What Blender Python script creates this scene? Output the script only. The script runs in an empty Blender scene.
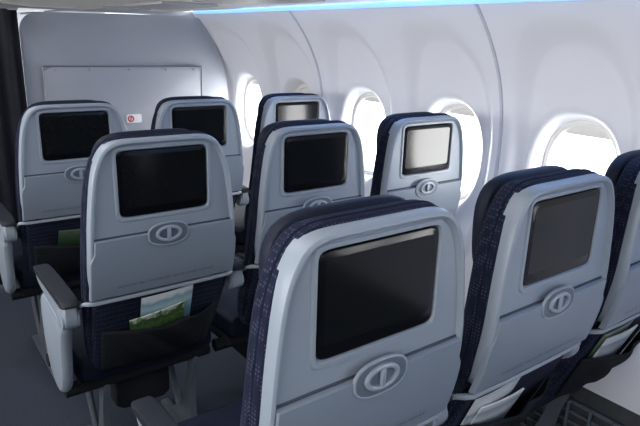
import bpy, random
from math import *
from mathutils import Matrix, Vector
random.seed(4)
sc=bpy.context.scene
try:
    sc.view_settings.view_transform='Standard'
except Exception: pass

# ---------------------------------------------------------------- materials
def mat(name,col,rough=.5,metal=0.,noise=0.,nscale=60.,bump=0.,bscale=300.,emit=None,estr=0.,spec=.5,pattern=None):
    m=bpy.data.materials.new(name); m.use_nodes=True
    nt=m.node_tree; N=nt.nodes; L=nt.links; b=N['Principled BSDF']
    b.inputs['Base Color'].default_value=(*col,1); b.inputs['Roughness'].default_value=rough
    b.inputs['Metallic'].default_value=metal
    b.inputs['Specular IOR Level'].default_value=spec
    tc=N.new('ShaderNodeTexCoord')
    if noise>0:
        n=N.new('ShaderNodeTexNoise'); n.inputs['Scale'].default_value=nscale; n.inputs['Detail'].default_value=4
        L.new(tc.outputs['Object'],n.inputs['Vector'])
        r=N.new('ShaderNodeValToRGB')
        r.color_ramp.elements[0].position=.3; r.color_ramp.elements[1].position=.7
        r.color_ramp.elements[0].color=(*[max(0,c*(1-noise)) for c in col],1)
        r.color_ramp.elements[1].color=(*[min(1,c*(1+noise)) for c in col],1)
        L.new(n.outputs['Fac'],r.inputs['Fac']); L.new(r.outputs['Color'],b.inputs['Base Color'])
        if pattern:
            v=N.new('ShaderNodeTexVoronoi'); v.inputs['Scale'].default_value=pattern[0]; v.inputs['Randomness'].default_value=.15
            L.new(tc.outputs['Object'],v.inputs['Vector'])
            lt=N.new('ShaderNodeMath'); lt.operation='LESS_THAN'; lt.inputs[1].default_value=.30
            L.new(v.outputs['Distance'],lt.inputs[0])
            mx=N.new('ShaderNodeMix'); mx.data_type='RGBA'
            L.new(lt.outputs[0],mx.inputs['Factor']); L.new(r.outputs['Color'],mx.inputs['A'])
            mx.inputs['B'].default_value=(*pattern[1],1)
            L.new(mx.outputs['Result'],b.inputs['Base Color'])
    if bump>0:
        n2=N.new('ShaderNodeTexNoise'); n2.inputs['Scale'].default_value=bscale; n2.inputs['Detail'].default_value=2
        L.new(tc.outputs['Object'],n2.inputs['Vector'])
        bp=N.new('ShaderNodeBump'); bp.inputs['Strength'].default_value=bump; bp.inputs['Distance'].default_value=.002
        L.new(n2.outputs['Fac'],bp.inputs['Height']); L.new(bp.outputs['Normal'],b.inputs['Normal'])
    if emit:
        b.inputs['Emission Color'].default_value=(*emit,1); b.inputs['Emission Strength'].default_value=estr
    return m
M={}
M['shell']=mat('shell_plastic',(.240,.280,.325),.40,noise=.03,nscale=5,bump=.05,bscale=900)
M['tray']=mat('tray_plastic',(.200,.238,.282),.42,noise=.03,nscale=5,bump=.05,bscale=900)
M['latch']=mat('latch_plastic',(.24,.28,.325),.35,noise=.02)
M['cup']=mat('cup_shaded_plastic',(.10,.125,.155),.5,noise=.02)  # tray grey darkened, recess shade painted into the cup colour
M['gap']=mat('seam_shadow',(.035,.045,.06),.7,noise=.02)
M['bezel']=mat('bezel_black',(.004,.004,.005),.2,noise=.05,spec=.2)
M['display']=mat('display_glass',(.006,.007,.008),.12,noise=.05,spec=.26)
M['navy']=mat('navy_fabric',(.007,.010,.026),.9,noise=.3,nscale=40,bump=.5,bscale=500,pattern=(150,(.040,.046,.075)),spec=.2)
M['leather']=mat('navy_leather',(.006,.009,.022),.6,noise=.2,nscale=20,bump=.3,bscale=300,spec=.25)
M['net']=mat('pocket_black',(.006,.007,.010),.85,noise=.4,nscale=300,bump=.6,bscale=700,spec=.25)
M['armpad']=mat('arm_pad_dark',(.012,.015,.023),.6,noise=.2,bump=.2,spec=.35)
M['armgrey']=mat('arm_grey',(.26,.30,.345),.4,noise=.03)
M['metal']=mat('leg_metal',(.12,.135,.16),.4,.2,noise=.05)
M['darkbox']=mat('box_dark',(.010,.011,.014),.7,noise=.2,spec=.3)
M['text']=mat('text_dark',(.05,.065,.09),.6,noise=.05)
M['wall']=mat('sidewall_plastic',(.735,.735,.77),.45,noise=.015,nscale=3,bump=.04,bscale=700)
M['bulk']=mat('bulkhead_laminate',(.35,.37,.415),.55,noise=.03,nscale=3,bump=.05,bscale=500)
M['bulk2']=mat('bulkhead_panel',(.355,.375,.42),.5,noise=.03,nscale=3)
M['ceil']=mat('bin_plastic',(.62,.59,.55),.5,noise=.02,nscale=3)
M['psu']=mat('service_unit_grey',(.33,.33,.34),.5,noise=.05)
M['seam']=mat('seam_grey',(.50,.51,.57),.5,noise=.05)
M['carpet']=mat('carpet',(.030,.040,.060),.95,noise=.35,nscale=160,bump=.8,bscale=400)
M['grille']=mat('grille_dark',(.03,.034,.04),.6,noise=.2)
M['slat']=mat('grille_slat',(.10,.11,.125),.6,noise=.1)
M['curtain']=mat('curtain_cloth',(.006,.007,.012),.9,noise=.3,nscale=30,bump=.4)
M['sign']=mat('sign_white',(.85,.85,.85),.5,noise=.02)
M['red']=mat('sign_red',(.6,.03,.03),.5,noise=.02)
M['shade']=mat('window_shade',(.74,.72,.68),.5,noise=.02)
M['led']=mat('led_strip',(.3,.5,.9),.5,noise=.01,emit=(.22,.50,1.),estr=1.15)
def cover(name,bands,noise_amt,nscale):
    m=mat(name,bands[0][1],.35)
    nt=m.node_tree;N=nt.nodes;L=nt.links;b=N['Principled BSDF']
    tc=N.new('ShaderNodeTexCoord'); sp=N.new('ShaderNodeSeparateXYZ'); L.new(tc.outputs['Object'],sp.inputs[0])
    n=N.new('ShaderNodeTexNoise'); n.inputs['Scale'].default_value=nscale; n.inputs['Detail'].default_value=5
    L.new(tc.outputs['Object'],n.inputs['Vector'])
    ma=N.new('ShaderNodeMath'); ma.operation='MULTIPLY_ADD'; L.new(sp.outputs['Z'],ma.inputs[0]); ma.inputs[1].default_value=5.0; 
    m2=N.new('ShaderNodeMath'); m2.operation='MULTIPLY_ADD'; L.new(n.outputs['Fac'],m2.inputs[0]); m2.inputs[1].default_value=noise_amt; m2.inputs[2].default_value=-noise_amt/2
    L.new(m2.outputs[0],ma.inputs[2])
    r=N.new('ShaderNodeValToRGB'); e=r.color_ramp.elements
    e[0].position=bands[0][0]; e[0].color=(*bands[0][1],1); e[1].position=bands[-1][0]; e[1].color=(*bands[-1][1],1)
    for p,c in bands[1:-1]:
        k=e.new(p); k.color=(*c,1)
    L.new(ma.outputs[0],r.inputs['Fac']); L.new(r.outputs['Color'],b.inputs['Base Color'])
    return m
M['mag_green']=cover('cover_green',[(.0,(.01,.03,.01)),(.30,(.025,.07,.02)),(.42,(.10,.18,.06)),(.50,(.025,.06,.02)),(.56,(.17,.25,.10)),(.60,(.50,.54,.46))],.45,55)
M['mag_dkgreen']=cover('cover_dark_green',[(0,(.008,.024,.008)),(.5,(.02,.05,.02)),(.7,(.06,.10,.05)),(.8,(.10,.14,.10))],.4,50)
M['mag_blue']=cover('cover_blue',[(0,(.10,.20,.24)),(.45,(.14,.30,.36)),(.60,(.42,.58,.62)),(.70,(.25,.42,.48)),(.76,(.70,.76,.78)),(.80,(.78,.80,.80))],.18,30)
M['mag_white']=cover('cover_white',[(0,(.40,.43,.46)),(.5,(.5,.53,.56)),(.62,(.25,.30,.36)),(.66,(.55,.57,.59)),(.8,(.58,.60,.62))],.05,12)

g=bpy.data.materials.new('window_glass'); g.use_nodes=True
nt=g.node_tree; nt.nodes.clear()
o=nt.nodes.new('ShaderNodeOutputMaterial'); mx=nt.nodes.new('ShaderNodeMixShader'); tr=nt.nodes.new('ShaderNodeBsdfTransparent'); gl=nt.nodes.new('ShaderNodeBsdfGlossy')
mx.inputs[0].default_value=.05; gl.inputs['Roughness'].default_value=.05
nt.links.new(tr.outputs[0],mx.inputs[1]); nt.links.new(gl.outputs[0],mx.inputs[2]); nt.links.new(mx.outputs[0],o.inputs[0])
M['glass']=g

# ---------------------------------------------------------------- mesh helpers
def mk(name,verts,faces,m,smooth=35,parent=None,loc=(0,0,0)):
    me=bpy.data.meshes.new(name); me.from_pydata(verts,[],faces); me.update()
    import bmesh
    bm=bmesh.new(); bm.from_mesh(me); bmesh.ops.recalc_face_normals(bm,faces=bm.faces); bm.to_mesh(me); bm.free()
    if smooth:
        for p in me.polygons: p.use_smooth=True
        me.set_sharp_from_angle(angle=radians(smooth))
    for mm in (m if isinstance(m,list) else [m]): me.materials.append(M[mm])
    ob=bpy.data.objects.new(name,me); sc.collection.objects.link(ob); ob.location=loc
    if parent: ob.parent=parent
    return ob
def rings(R,cap0=True,cap1=True,closed=True):
    v=[];f=[];n=len(R[0])
    for r in R: v+=r
    for i in range(len(R)-1):
        for j in range(n if closed else n-1):
            a=i*n+j;b=i*n+(j+1)%n
            f.append((a,b,b+n,a+n))
    if cap0: f.append(tuple(range(n))[::-1])
    if cap1: f.append(tuple((len(R)-1)*n+j for j in range(n)))
    return v,f
def merge(parts):
    V=[];F=[]
    for v,f in parts:
        k=len(V); V+=list(v); F+=[tuple(i+k for i in q) for q in f]
    return V,F
def se(N,n):
    out=[]
    for i in range(N):
        t=2*pi*(i+.5)/N; c,s=cos(t),sin(t)
        r=(abs(c)**n+abs(s)**n)**(-1/n); out.append((c*r,s*r))
    return out
def se0(N,n):
    out=[]
    for i in range(N):
        t=2*pi*i/N; c,s=cos(t),sin(t)
        r=1/max(abs(c),abs(s)) if n is None else (abs(c)**n+abs(s)**n)**(-1/n)
        out.append((c*r,s*r))
    return out
def interp(tab,z):
    if z<=tab[0][0]: return tab[0][1]
    for (a,b),(c,d) in zip(tab,tab[1:]):
        if z<=c:
            t=(z-a)/(c-a); return b+(d-b)*t
    return tab[-1][1]
def smoothin(tab,z,h=.03):
    return (interp(tab,z-h)+2*interp(tab,z)+interp(tab,z+h))/4
def rbox(x0,x1,y0,y1,z0,z1,r=.01,n=6,N=24,axis='y'):
    lo={'x':(x0,x1),'y':(y0,y1),'z':(z0,z1)}
    a0,a1=lo[axis]; oth=[k for k in 'xyz' if k!=axis]
    (b0,b1),(c0,c1)=lo[oth[0]],lo[oth[1]]
    hb,hc=(b1-b0)/2,(c1-c0)/2; mb,mc=(b0+b1)/2,(c0+c1)/2
    r=min(r,hb*.95,hc*.95,(a1-a0)*.49)
    R=[]
    prof=[(a0,r),(a0+r*.3,r*.3),(a0+r,0),(a1-r,0),(a1-r*.3,r*.3),(a1,r)]
    for a,ins in prof:
        ring=[]
        for (p,q) in se(N,n):
            d={axis:a,oth[0]:mb+p*(hb-ins),oth[1]:mc+q*(hc-ins)}
            ring.append((d['x'],d['y'],d['z']))
        R.append(ring)
    return rings(R)
def prism(poly,x0,x1,bev=.006):
    cy=sum(p[0] for p in poly)/len(poly); cz=sum(p[1] for p in poly)/len(poly)
    def ring(x,s): 
        return [(x,cy+(p[0]-cy)*s,cz+(p[1]-cz)*s) for p in poly]
    return rings([ring(x0,.93),ring(x0+bev*.4,.975),ring(x0+bev,1),ring(x1-bev,1),ring(x1-bev*.4,.975),ring(x1,.93)])
def smoothpoly(P,it=3):
    for _ in range(it):
        Q=[]
        for i in range(len(P)):
            a,b=P[i],P[(i+1)%len(P)]
            Q.append((a[0]*.75+b[0]*.25,a[1]*.75+b[1]*.25)); Q.append((a[0]*.25+b[0]*.75,a[1]*.25+b[1]*.75))
        P=Q
    return P
def tube(path,r,N=10):
    R=[]
    for i,p in enumerate(path):
        p=Vector(p); a=Vector(path[max(i-1,0)]); b=Vector(path[min(i+1,len(path)-1)])
        d=(b-a).normalized(); u=d.cross(Vector((1,0,0)))
        if u.length<.1: u=d.cross(Vector((0,0,1)))
        u.normalize(); w=d.cross(u)
        R.append([tuple(p+(u*cos(2*pi*k/N)+w*sin(2*pi*k/N))*r) for k in range(N)])
    return rings(R)

# ---------------------------------------------------------------- seat meshes (origin on floor under screen plane)
NS=128
WT=[(.70,.203),(.80,.203),(.90,.198),(1.0,.186),(1.06,.174),(1.112,.155)]
def lean(z):
    """the seatback curves forward below the screen"""
    if z>=.90: return 0.
    if z>=.70: return .79*(.90-z)**2
    return .0316+.40*(.70-z)
def shape(z0,z1,n,dw=0.,s=1.,N=NS,tab=WT):
    out=[]; mz=(z0+z1)/2; hh=(z1-z0)/2
    for p,q in se(N,n):
        z=mz+q*hh; w=smoothin(tab,z)+dw
        out.append((p*w*s,mz+(z-mz)*s))
    return out
def at(sh,y): return [(x,y+lean(z),z) for x,z in sh]
def grid_tray():
    z0,z1=.704,.868; NZ,NX=14,20; V=[];F=[]
    def w(z):
        k=1/(1+exp(-(z-.825)/.004))
        return smoothin(WT,z)-.001-.010*k
    cols=[]
    for i in range(NZ*2+1):
        t=i/(NZ*2); z=z0+(z1-z0)*t
        row=[]
        prof=[(1,.000),(1,-.010),(1-.004,-.0128),(1-.014,-.0143)]
        xs=[(-a,y) for a,y in prof]+[(-1+2*j/NX,-.0143) for j in range(1,NX)]+[(a,y) for a,y in prof[::-1]]
        for a,y in xs: row.append((a*w(z),y+lean(z),z))
        cols.append(row)
    def edge(row,z,dy):
        return [(x,max(min(0,y-lean(row[0][2])+dy),-.0143) +lean(z),z) for x,y,_ in row]
    rows=[edge(cols[0],z0,.0143),edge(cols[0],z0,.003),edge(cols[0],z0+.0015,0)]+cols[1:-1]+[edge(cols[-1],z1-.0015,0),edge(cols[-1],z1,.003),edge(cols[-1],z1,.0143)]
    n=len(rows[0])
    for r in rows: V+=r
    for i in range(len(rows)-1):
        for j in range(n-1): F.append((i*n+j,i*n+j+1,(i+1)*n+j+1,(i+1)*n+j))
    return V,F
def shell_geo():
    A=lambda i,y: at([(x*(1-i/.19),z-(i if z>.92 else -i)*min(1,abs(z-.92)/.15)) for x,z in shape(.697,1.112,8)],y)
    def scr(hw,hh,y): return [(p*hw,y,1.0+q*hh) for p,q in se(NS,16)]
    R=[A(0,.024),A(0,.006),A(.0012,-.003),A(.003,-.008),A(.006,-.010),A(.009,-.010),A(.012,-.004),A(.015,-.001)]
    a=R[-1]; b=scr(.130,.0955,-.001)
    for t in (.15,.3,.45,.6,.75,.9):
        R.append([(x[0]*(1-t)+y[0]*t, -.001+lean(x[2]*(1-t)+y[2]*t), x[2]*(1-t)+y[2]*t) for x,y in zip(a,b)])
    R+= [b,scr(.1275,.093,-.004),scr(.1215,.087,-.004),scr(.1190,.0845,.000),scr(.118,.0835,.012)]
    return rings(R)
def cushion_geo():
    T=[(.42,.188),(.70,.208),(.80,.209),(.90,.202),(1.0,.190),(1.06,.178),(1.118,.157)]
    def A(i,y):
        return at([(x*(1-i/.2),z-i*max(-1,min(1,(z-.79)/.3))) for x,z in shape(.43,1.116,8,tab=T)],y)
    return rings([A(.008,.012),A(.002,.015),A(0,.018),A(0,.030),A(-.002,.032),A(-.002,.035),A(0,.037),A(.000,.050),A(.005,.062),A(.018,.072),A(.045,.076)])
def headrest_geo():
    T=[(.90,.140),(1.0,.153),(1.06,.155),(1.12,.140)]
    def A(i,y,dz=0):
        return at([(x*(1-i/.16),z+dz-i*max(-1,min(1,(z-1.03)/.08))) for x,z in shape(.90,1.117,5,tab=T,N=64)],y)
    return rings([A(.022,.068),A(.010,.070),A(.002,.076),A(0,.082),A(0,.094),A(.005,.104),A(.016,.112),A(.04,.116)])
LZ=.861
def ell(sx,sz,y,N=48,n=2.5): return [(p*sx,y,LZ+q*sz) for p,q in se(N,n)]
def text_mesh(s,size):
    c=bpy.data.curves.new('t','FONT'); c.body=s; c.size=size; c.align_x='CENTER'
    ob=bpy.data.objects.new('t',c); sc.collection.objects.link(ob)
    bpy.context.view_layer.update()
    dg=bpy.context.evaluated_depsgraph_get(); me=bpy.data.meshes.new_from_object(ob.evaluated_get(dg))
    bpy.data.objects.remove(ob)
    return me
TXT=text_mesh("FASTEN SEAT BELT WHILE SEATED   LIFE VEST UNDER YOUR SEAT",.0092)
TXT.materials.clear(); TXT.materials.append(M['text'])

def armrest(parent,x,end=False):
    w=.021
    body=smoothpoly([(.055,.685),(.055,.62),(.10,.612),(.16,.632),(.30,.652),(.360,.664),(.368,.686),(.10,.690)],2)
    a=mk('armrest',*merge([prism(body,x-w*.92,x+w*.92),rings([[(xx,.088+.030*cos(k*pi/10)*s,.642+.028*sin(k*pi/10)*s) for k in range(20)] for xx,s in [(x-w*1.08,.8),(x-w*1.02,1),(x+w*1.02,1),(x+w*1.08,.8)]])]),'armgrey',parent=parent)
    P=smoothpoly([(.045,.680),(.048,.697),(.10,.702),(.378,.698),(.388,.685),(.35,.680),(.12,.681)],2)
    mk('arm_pad',*prism(P,x-w-.001,x+w+.001,.007),'armpad',parent=a)
    if end:
        P=smoothpoly([(.07,.640),(.30,.652),(.338,.60),(.325,.46),(.26,.375),(.17,.365),(.13,.43),(.11,.55)],3)
        s=mk('end_panel',*prism(P,x-.021,x+.008,.012),'armgrey',parent=a)
    return a
def seat(kind):
    e=bpy.data.objects.new('airplane_seat',None); sc.collection.objects.link(e)
    e.empty_display_size=.1
    sh=mk('back_shell',*shell_geo(),'shell',parent=e)
    s=mk('screen',*rings([[(p*(.1175-i),y,1.0+q*(.083-i)) for p,q in se(NS,16)] for i,y in [(0,.011),(0,.000),(.001,-.0015),(.0025,-.002)]]),'bezel',parent=sh)
    mk('display',*rings([[(p*(.107-i),y,1.005+q*(.066-i)) for p,q in se(NS,30)] for i,y in [(0,-.0022),(0,-.0026)]],cap0=False),'display',parent=s)
    t=mk('tray_table',*grid_tray(),'tray',parent=sh)
    mk('tray_seam',*rbox(-.187,.187,-.0022,.004,.866,.8728,.001,n=20,N=16,axis='x'),'gap',parent=t)
    # wide shallow cup, thin rim, with a loop handle
    l=mk('tray_latch',*rings([ell(.0565,.0325,-.0110),ell(.0555,.0315,-.0152),ell(.0542,.0302,-.0158),ell(.0530,.029,-.0158),ell(.0518,.0278,-.0147)],False,False),'latch',parent=t)
    mk('latch_cup',*rings([ell(.0525,.0285,-.012),ell(.0520,.028,-.0149),ell(.03,.016,-.0147)],False,True),'cup',parent=l)
    R=[]
    for k in range(33):
        a=2*pi*k/32; ca,sa=cos(a),sin(a)
        R.append([(ca*(.0315+o_),y_,LZ+.001+sa*(.0175+o_)) for o_,y_ in [(-.0045,-.0145),(-.004,-.0185),(-.0015,-.0200),(.0015,-.0200),(.004,-.0185),(.0045,-.0145)]])
    mk('latch_lever',*merge([rings(R,False,False),rbox(-.0055,.0055,-.0205,-.0145,LZ-.015,LZ+.017,.0025,n=3,N=16,axis='z')]),'latch',parent=l)
    tx=bpy.data.objects.new('placard_text',TXT); sc.collection.objects.link(tx); tx.parent=t; tx.rotation_euler=(pi/2+.27,0,0); tx.location=(0,lean(.733)-.0152,.729)
    path=[(-.213,.100),(-.213,.07),(-.211,.045),(-.204,.034),(-.190,.027),(-.09,.024),(0,.024),(.09,.024),(.190,.027),(.204,.034),(.211,.045),(.213,.07),(.213,.100)]
    R=[]
    for i,(px,py) in enumerate(path):
        a=path[max(0,i-1)]; b=path[min(len(path)-1,i+1)]; dx,dy=b[0]-a[0],b[1]-a[1]; L_=hypot(dx,dy); nx,ny=-dy/L_,dx/L_
        zz=.692-.035*max(0,(py-.04)/.06)
        R.append([(px+nx*o,py+ny*o,zz+q) for o,q in [(-.004,-.005),(.004,-.005),(.006,0),(.004,.005),(-.004,.005),(-.006,0)]])
    mk('hinge_bar',*rings(R),'armgrey',smooth=60,parent=sh)
    c=mk('back_cushion',*cushion_geo(),'navy',parent=e)
    mk('headrest',*headrest_geo(),'leather',parent=e)
    mk('lower_back',*rings([at([(x*(1-i/.2),z) for x,z in shape(.43,.690,10,tab=[(.46,.180),(.72,.196)])],y) for i,y in [(0,.05),(0,.012),(.004,.004),(.01,0)]]),'navy',parent=e)
    R=[]
    for k in range(11):
        z=.435+.155*k/10; ring=[]
        for j in range(33):
            u=-1+2*j/32
            sag=.014*(1-u*u)*(k/10)**2
            ring.append((u*(.160+.008*k/10),lean(z)-.004-.040*(1-abs(u)**2.4)*(.40+.60*sin(pi*(k/10)*.72))-.007*sin(u*9+k*.8)*(1-abs(u)) ,z-sag+.003*sin(u*7)*(k/10)))
        R.append(ring)
    v,f=rings(R,False,False,closed=False)
    pk=mk('seat_pocket',v,f,'net',parent=e)
    so=pk.modifiers.new('t','SOLIDIFY'); so.thickness=.003
    sb=mk('seat_cushion',*rbox(-.213,.213,.16,.58,.375,.475,.035,n=7,N=40),'leather',parent=e)
    mk('seat_pan',*merge([rbox(-.205,.205,.20,.56,.335,.378,.01,n=8,N=24),tube([(-.242,.23,.345),(.217,.23,.345)],.022),tube([(-.242,.44,.345),(.217,.44,.345)],.022)]),'darkbox',parent=e)
    armrest(e,-.2424,end=(kind=='aisle'))
    if kind=='window': armrest(e,.225)
    xs={'aisle':[-.13,.16],'middle':[.12],'window':[.05]}[kind]
    for x in xs:
        P=[(.19,.35),(.24,.35),(.26,.25),(.31,.11),(.43,.025),(.46,.0),(.05,.0),(.06,.02),(.215,.04),(.235,.14),(.225,.25)]
        mk('leg',*merge([prism(smoothpoly(P,2),x-.011,x+.011),tube([(x,.44,.34),(x,.42,.2),(x,.35,.06)],.011),rbox(x-.016,x+.016,-.02,.50,.0,.018,.005,n=5,N=16)]),'metal',parent=e)
    if kind!='window':
        mk('equipment_box',*rbox(-.09,.09,.25,.42,.20,.336,.012,n=8,N=24),'darkbox',parent=e)
    return e
def copytree(o,parent=None):
    c=o.copy(); sc.collection.objects.link(c)
    if parent: c.parent=parent; c.matrix_parent_inverse=o.matrix_parent_inverse.copy()
    for k in list(o.children): copytree(k,c)
    return c
proto={k:seat(k) for k in ('aisle','middle','window')}
CX=[.5633,1.0481,1.5329]; CY=[.5854,1.4033,2.2072]
A_={'aisle':"grey-shelled aisle seat with dark screen",'middle':"grey-shelled middle seat with dark screen",'window':"grey-shelled seat beside the window wall"}
B_=["with papers in pocket","with magazines in pocket","facing the bulkhead"]
for r in range(3):
    for k,kd in enumerate(('aisle','middle','window')):
        s=proto[kd] if r==0 else copytree(proto[kd])
        s.location=(CX[k],CY[r],0)
        s['label']=A_[kd]+", "+B_[r]
        s['category']='seat'; s['group']='rows of airplane seats'

def mag(cx,cy,dx,z0,z1,w,m,label,off=.010,rz=0):
    h=(z1-z0)/cos(radians(12)); R=[]
    for yy in (-.002,.002):
        R.append([(px*w/2,yy+.004*(px*px),h/2+pz*h/2) for px,pz in [( -1+2*i/8,-1) for i in range(9)]+[(1,0)]+[(1-2*i/8,1) for i in range(9)]])
    v,f=rings(R)
    o=mk('magazine',v,f,m,smooth=None)
    o.location=(cx+dx,cy+lean(z0)-off,z0); o.rotation_euler=(radians(21.8),radians(rz),0)
    o['label']=label; o['category']='magazine'; o['group']='magazines in seat pockets'
    return o
mag(CX[0],CY[1],.018,.52,.683,.150,'mag_blue','pale blue magazine sticking out of a seat pocket',rz=-3)
mag(CX[0],CY[1],-.004,.505,.625,.160,'mag_green','green leafy magazine sticking out of a seat pocket',off=.020,rz=-7)
mag(CX[0],CY[2],.0,.48,.640,.17,'mag_dkgreen','dark green magazine in a dark seat pocket',rz=2)
mag(CX[1],CY[0],-.080,.50,.675,.15,'mag_white','white folded leaflet in a seat pocket',rz=-2)
mag(CX[1],CY[0],-.065,.495,.635,.15,'mag_white','pale safety card in a seat pocket',off=.02,rz=3)
mag(CX[2],CY[0],-.06,.50,.675,.15,'mag_dkgreen','green and white leaflet in seat beside window wall',rz=-2)
mag(CX[2],CY[0],-.05,.50,.65,.16,'mag_white','white safety card in seat beside window wall',off=.02,rz=2)
mag(CX[1],CY[1],.0,.50,.65,.15,'mag_white','pale magazine in a dark seat pocket',rz=2)
mag(CX[0],CY[0],.0,.50,.66,.15,'mag_white','pale magazine in a closed dark pocket',rz=2)

# ---------------------------------------------------------------- structure
def struct(o): o['kind']='structure'; return o
XW=[(0,1.70),(.3,1.74),(.6,1.80),(.85,1.842),(1.0,1.848),(1.12,1.838),(1.25,1.80),(1.38,1.725),(1.50,1.62),(1.56,1.56)]
def xw(z): return smoothin(XW,z,.05)
WY0,WS,WZ=1.055,.55,.918
ks=list(range(-5,5))
NW=128
parts=[];zc=.89;hz=.61
for k in ks:
    yc=WY0+WS*k
    rect=[(yc+p*WS/2,zc+q*hz) for p,q in se0(NW,None)]
    def ov(hw,z0,z1,n): return [(yc+p*hw,(z0+z1)/2+q*(z1-z0)/2) for p,q in se0(NW,n)]
    A=ov(.245,.36,1.45,2.8); B=ov(.190,.46,1.36,2.6); C=ov(.176,WZ-.240,WZ+.240,2.4); D=ov(.162,WZ-.223,WZ+.223,2.4)
    def lerp(P,Q,t): return [(a[0]*(1-t)+b[0]*t,a[1]*(1-t)+b[1]*t) for a,b in zip(P,Q)]
    seq=[(rect,0)]+[(lerp(rect,A,t),-.002*t) for t in (.25,.5,.75)]+[(A,-.002),(lerp(A,B,.12),.001),(lerp(A,B,.3),.007),(lerp(A,B,.5),.019),(lerp(A,B,.7),.031),(lerp(A,B,.88),.038),(B,.040)]
    for t in (.15,.3,.45,.6,.75,.9): seq.append((lerp(B,C,t),.040-.006*t))
    seq+=[(C,.033),(lerp(C,D,.5),.037),(D,.043)]
    R=[]
    for P,d in seq: R.append([(xw(z)+d,y,z) for y,z in P])
    for t,(hw,hh) in enumerate([(.156,.214),(.150,.207),(.145,.200)]):
        R.append([(1.848+.056+.016*t,yc+p*hw,WZ+q*hh) for p,q in se0(NW,2.4)])
    parts.append(rings(R,False,False))
struct(mk('wall_right',*merge(parts),'wall',smooth=60))
for i,k in enumerate(ks):
    yc=WY0+WS*k
    R=[[(x,yc+p*hw,WZ+q*hh) for p,q in se(64,2.4)] for x,hw,hh in [(1.934,.148,.203),(1.932,.140,.194),(1.937,.130,.183),(1.950,.127,.179)]]
    fr=struct(mk('window_%d'%(i+1),*rings(R,False,False),'shade'))
    mk('window_pane',*rings([[(1.955,yc+p*.130,WZ+q*.182) for p,q in se(64,2.4)]],False,True),'glass',smooth=None,parent=fr)
    z1={3:.30,-1:.37,-2:.37,0:.035}.get(k,.025)  # unseen aft windows get closed shades, added to dull reflections in the screens
    sz0=WZ+.182-z1
    P=[(p*.129,WZ+q*.182) for p,q in se(96,2.4)]
    P=[(a,max(b,sz0)) for a,b in P]
    mk('window_shade',*rings([[(x,yc+a,b) for a,b in P] for x in (1.949,1.952)]),'shade',smooth=None,parent=fr)
def seamstrip(ys,i):
    zs=[.28+j*(1.50-.28)/40 for j in range(41)]
    R=[[(xw(z)+.001,ys-.007,z),(xw(z)-.006,ys-.005,z),(xw(z)-.006,ys+.005,z),(xw(z)+.001,ys+.007,z)] for z in zs]
    struct(mk('trim_%d'%i,*rings(R,True,True),'seam'))
for i,k in enumerate((-4,-2,0,2,4)): seamstrip(WY0+WS*(k+.5),i+1)
zs=[0,.01,.10,.20,.281]
struct(mk('baseboard_right',*rings([[(xw(z)-.02*(z<.25),-1.995,z),(xw(z)-.02*(z<.25),3.45,z)] for z in zs],False,False,closed=False),'grille'))
sl=[]
for r_ in range(7):
    z=.03+.033*r_
    sl.append(rbox(xw(z)-.034,xw(z)-.021,-1.9,3.4,z,z+.010,.003,n=6,N=12))
for i_ in range(60):
    y=-1.2+i_*.075
    sl.append(rbox(xw(.1)-.040,xw(.1)-.022,y,y+.008,.02,.245,.002,n=6,N=8,axis='z'))
struct(mk('trim_8',*merge(sl),'slat'))
def quad(name,P,m): return struct(mk(name,P,[(0,1,2,3)],m,smooth=None))
quad('floor',[(-1.9,-2,0),(1.95,-2,0),(1.95,5,0),(-1.9,5,0)],'carpet')
quad('ceiling',[(-1.9,-2,2.15),(1.95,-2,2.15),(1.95,5,2.15),(-1.9,5,2.15)],'ceil')
quad('wall_left',[(-1.9,-2,0),(-1.9,5,0),(-1.9,5,2.15),(-1.9,-2,2.15)],'wall')
quad('wall_back',[(-1.9,-2,0),(1.95,-2,0),(1.95,-2,2.15),(-1.9,-2,2.15)],'bulk')
quad('wall_far',[(-1.9,5,0),(1.95,5,0),(1.95,5,2.15),(-1.9,5,2.15)],'bulk')
sec=smoothpoly([(1.560,1.499),(1.50,1.492),(1.0,1.482),(.62,1.478),(.50,1.52),(.46,1.62),(.56,1.95),(.72,2.14),(1.62,2.14),(1.67,1.56),(1.63,1.515)],1)
def ext(sec,y0,y1): return rings([[(x,y,z) for x,z in sec] for y in (y0,y1)])
ob=mk('overhead_bin',*ext(sec,-1.99,4.98),'ceil',smooth=50)
ob['label']='long white overhead luggage bin above the seats'; ob['category']='overhead bin'
for i in range(7):
    y=.1+i*.72
    mk('service_unit',*merge([rbox(.93,1.17,y,y+.46,1.470,1.486,.006,n=10,N=24)]),'psu',parent=ob)
led=mk('light_strip',*rbox(1.580,1.622,-1.9,3.38,1.484,1.502,.003,n=6,N=10),'led')
led.parent=ob
def bulk_outline(s=0):
    L=[(.65+s,0.0),(.65+s,1.30)]
    for a in range(0,10): 
        t=a/9*pi/2; L.append((.65+s+.10*(1-cos(t)),1.355+.10*sin(t)-s))
    L+=[(1.60,1.474-s)]
    for z in (1.46,1.40,1.3,1.2,1.1,1.0,.9,.7,.5,.3,.1,0.0): L.append((xw(z)-.004,z))
    return L
bo=bulk_outline()
struct(mk('wall_front',*rings([[(x,y,z) for x,z in bo] for y in (3.45,3.475)]),'bulk',smooth=None))
quad('wall_header',[(-1.9,3.49,1.47),(1.65,3.49,1.47),(1.65,3.49,2.15),(-1.9,3.49,2.15)],'bulk')
bp=mk('bulkhead_panel',*merge([rbox(.735,1.655,3.436,3.449,.62,1.178,.005,n=60,N=64),tube([(.737,3.435,.64),(.737,3.435,1.18),(1.653,3.435,1.18),(1.653,3.435,.64)],.004,6)]),'bulk2')
bp['label']='flat pale grey panel fixed on the bulkhead'; bp['category']='wall panel'
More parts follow.
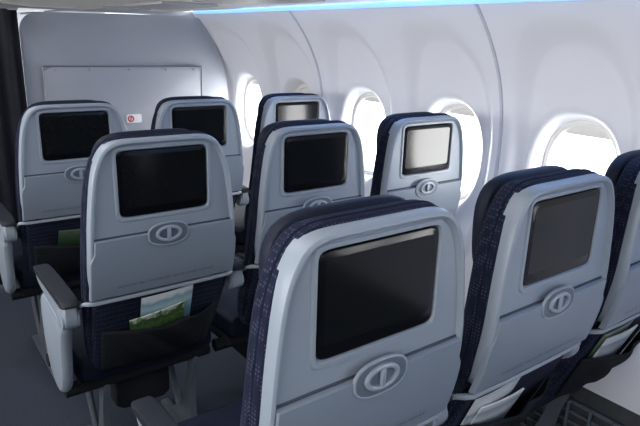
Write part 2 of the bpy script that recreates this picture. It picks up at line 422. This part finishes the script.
for x in (.80,.98,1.20,1.42,1.60):
    mk('knob',*rings([[(x+.006*s*cos(k*pi/8),y,1.160+.006*s*sin(k*pi/8)) for k in range(16)] for y,s in [(3.437,1),(3.432,1),(3.430,.8)]]),'psu',parent=bp)
sg=mk('safety_sign',*rbox(1.165,1.255,3.4300,3.4355,.855,.905,.001,n=20,N=32),'sign')
sg['label']='small white placard with a red prohibition ring'; sg['category']='sign'
N=24
mk('red_ring',*merge([rings([[(1.19+r*cos(2*pi*k/N),3.4285,.88+r*sin(2*pi*k/N)) for k in range(N)] for r in (.012,.019)],False,False),([(1.182,3.4285,.869),(1.187,3.4285,.866),(1.199,3.4285,.891),(1.194,3.4285,.894)],[(0,1,2,3)])]),'red',smooth=None,parent=sg)
R=[]
for z in (.03,.4,.8,1.2,1.46):
    R.append([(-.25+.885*j/120,3.40+.022*sin(j*.55)*(1-.15*z),z) for j in range(121)])
cu=mk('curtain',*rings(R,False,False,closed=False),'curtain',smooth=180)
cu.modifiers.new('t','SOLIDIFY').thickness=.004
cu['label']='dark pleated cabin divider curtain hanging beside the bulkhead'; cu['category']='curtain'
mk('curtain_rail',*rbox(-.9,.64,3.39,3.41,1.455,1.469,.004,n=5,N=12,axis='x'),'psu',parent=cu)

# ---------------------------------------------------------------- lights
def area(name,loc,rot,sx,sy,p,col,spread=180):
    l=bpy.data.lights.new(name,'AREA'); l.shape='RECTANGLE'; l.size=sx; l.size_y=sy; l.energy=p; l.color=col; l.spread=radians(spread)
    o=bpy.data.objects.new(name,l); sc.collection.objects.link(o); o.location=loc; o.rotation_euler=rot; return o
area('daylight',(2.5,1.0,1.35),(0,radians(90+12),0),1.5,6.5,620,(1,.99,.97))
area('aisle_light',(-.2,1.2,2.1),(0,0,0),.6,5.5,36,(.98,.98,1))
area('cabin_light',(-.6,-1.6,1.85),(radians(62),0,radians(-22)),1.6,.8,3.5,(.94,.96,1))
area('opposite_windows',(-1.8,1.0,1.25),(0,radians(-90),0),.45,4.6,29,(.98,.98,1),85)
area('cove_light',(1.53,.35,1.482),(0,radians(42),0),.03,4.7,10,(.20,.44,1))
w=bpy.data.worlds.new('world'); sc.world=w; w.use_nodes=True
bg=w.node_tree.nodes['Background']; bg.inputs[0].default_value=(.85,.92,1,1); bg.inputs[1].default_value=4.0

# ---------------------------------------------------------------- camera
F,yaw,pit,roll=585.4,.6501,.2867,.0308
s,c=sin(yaw),cos(yaw)
f=Vector((s*cos(pit),c*cos(pit),-sin(pit))); r=Vector((c,-s,0)); u=r.cross(f)
r2=r*cos(roll)+u*sin(roll); u2=u*cos(roll)-r*sin(roll)
cd=bpy.data.cameras.new('camera'); cd.sensor_width=36; cd.lens=F/640*36; cd.clip_start=.02
co=bpy.data.objects.new('camera',cd); sc.collection.objects.link(co)
co.matrix_world=Matrix(((r2.x,u2.x,-f.x,0),(r2.y,u2.y,-f.y,0),(r2.z,u2.z,-f.z,1.3553),(0,0,0,1)))
sc.camera=co
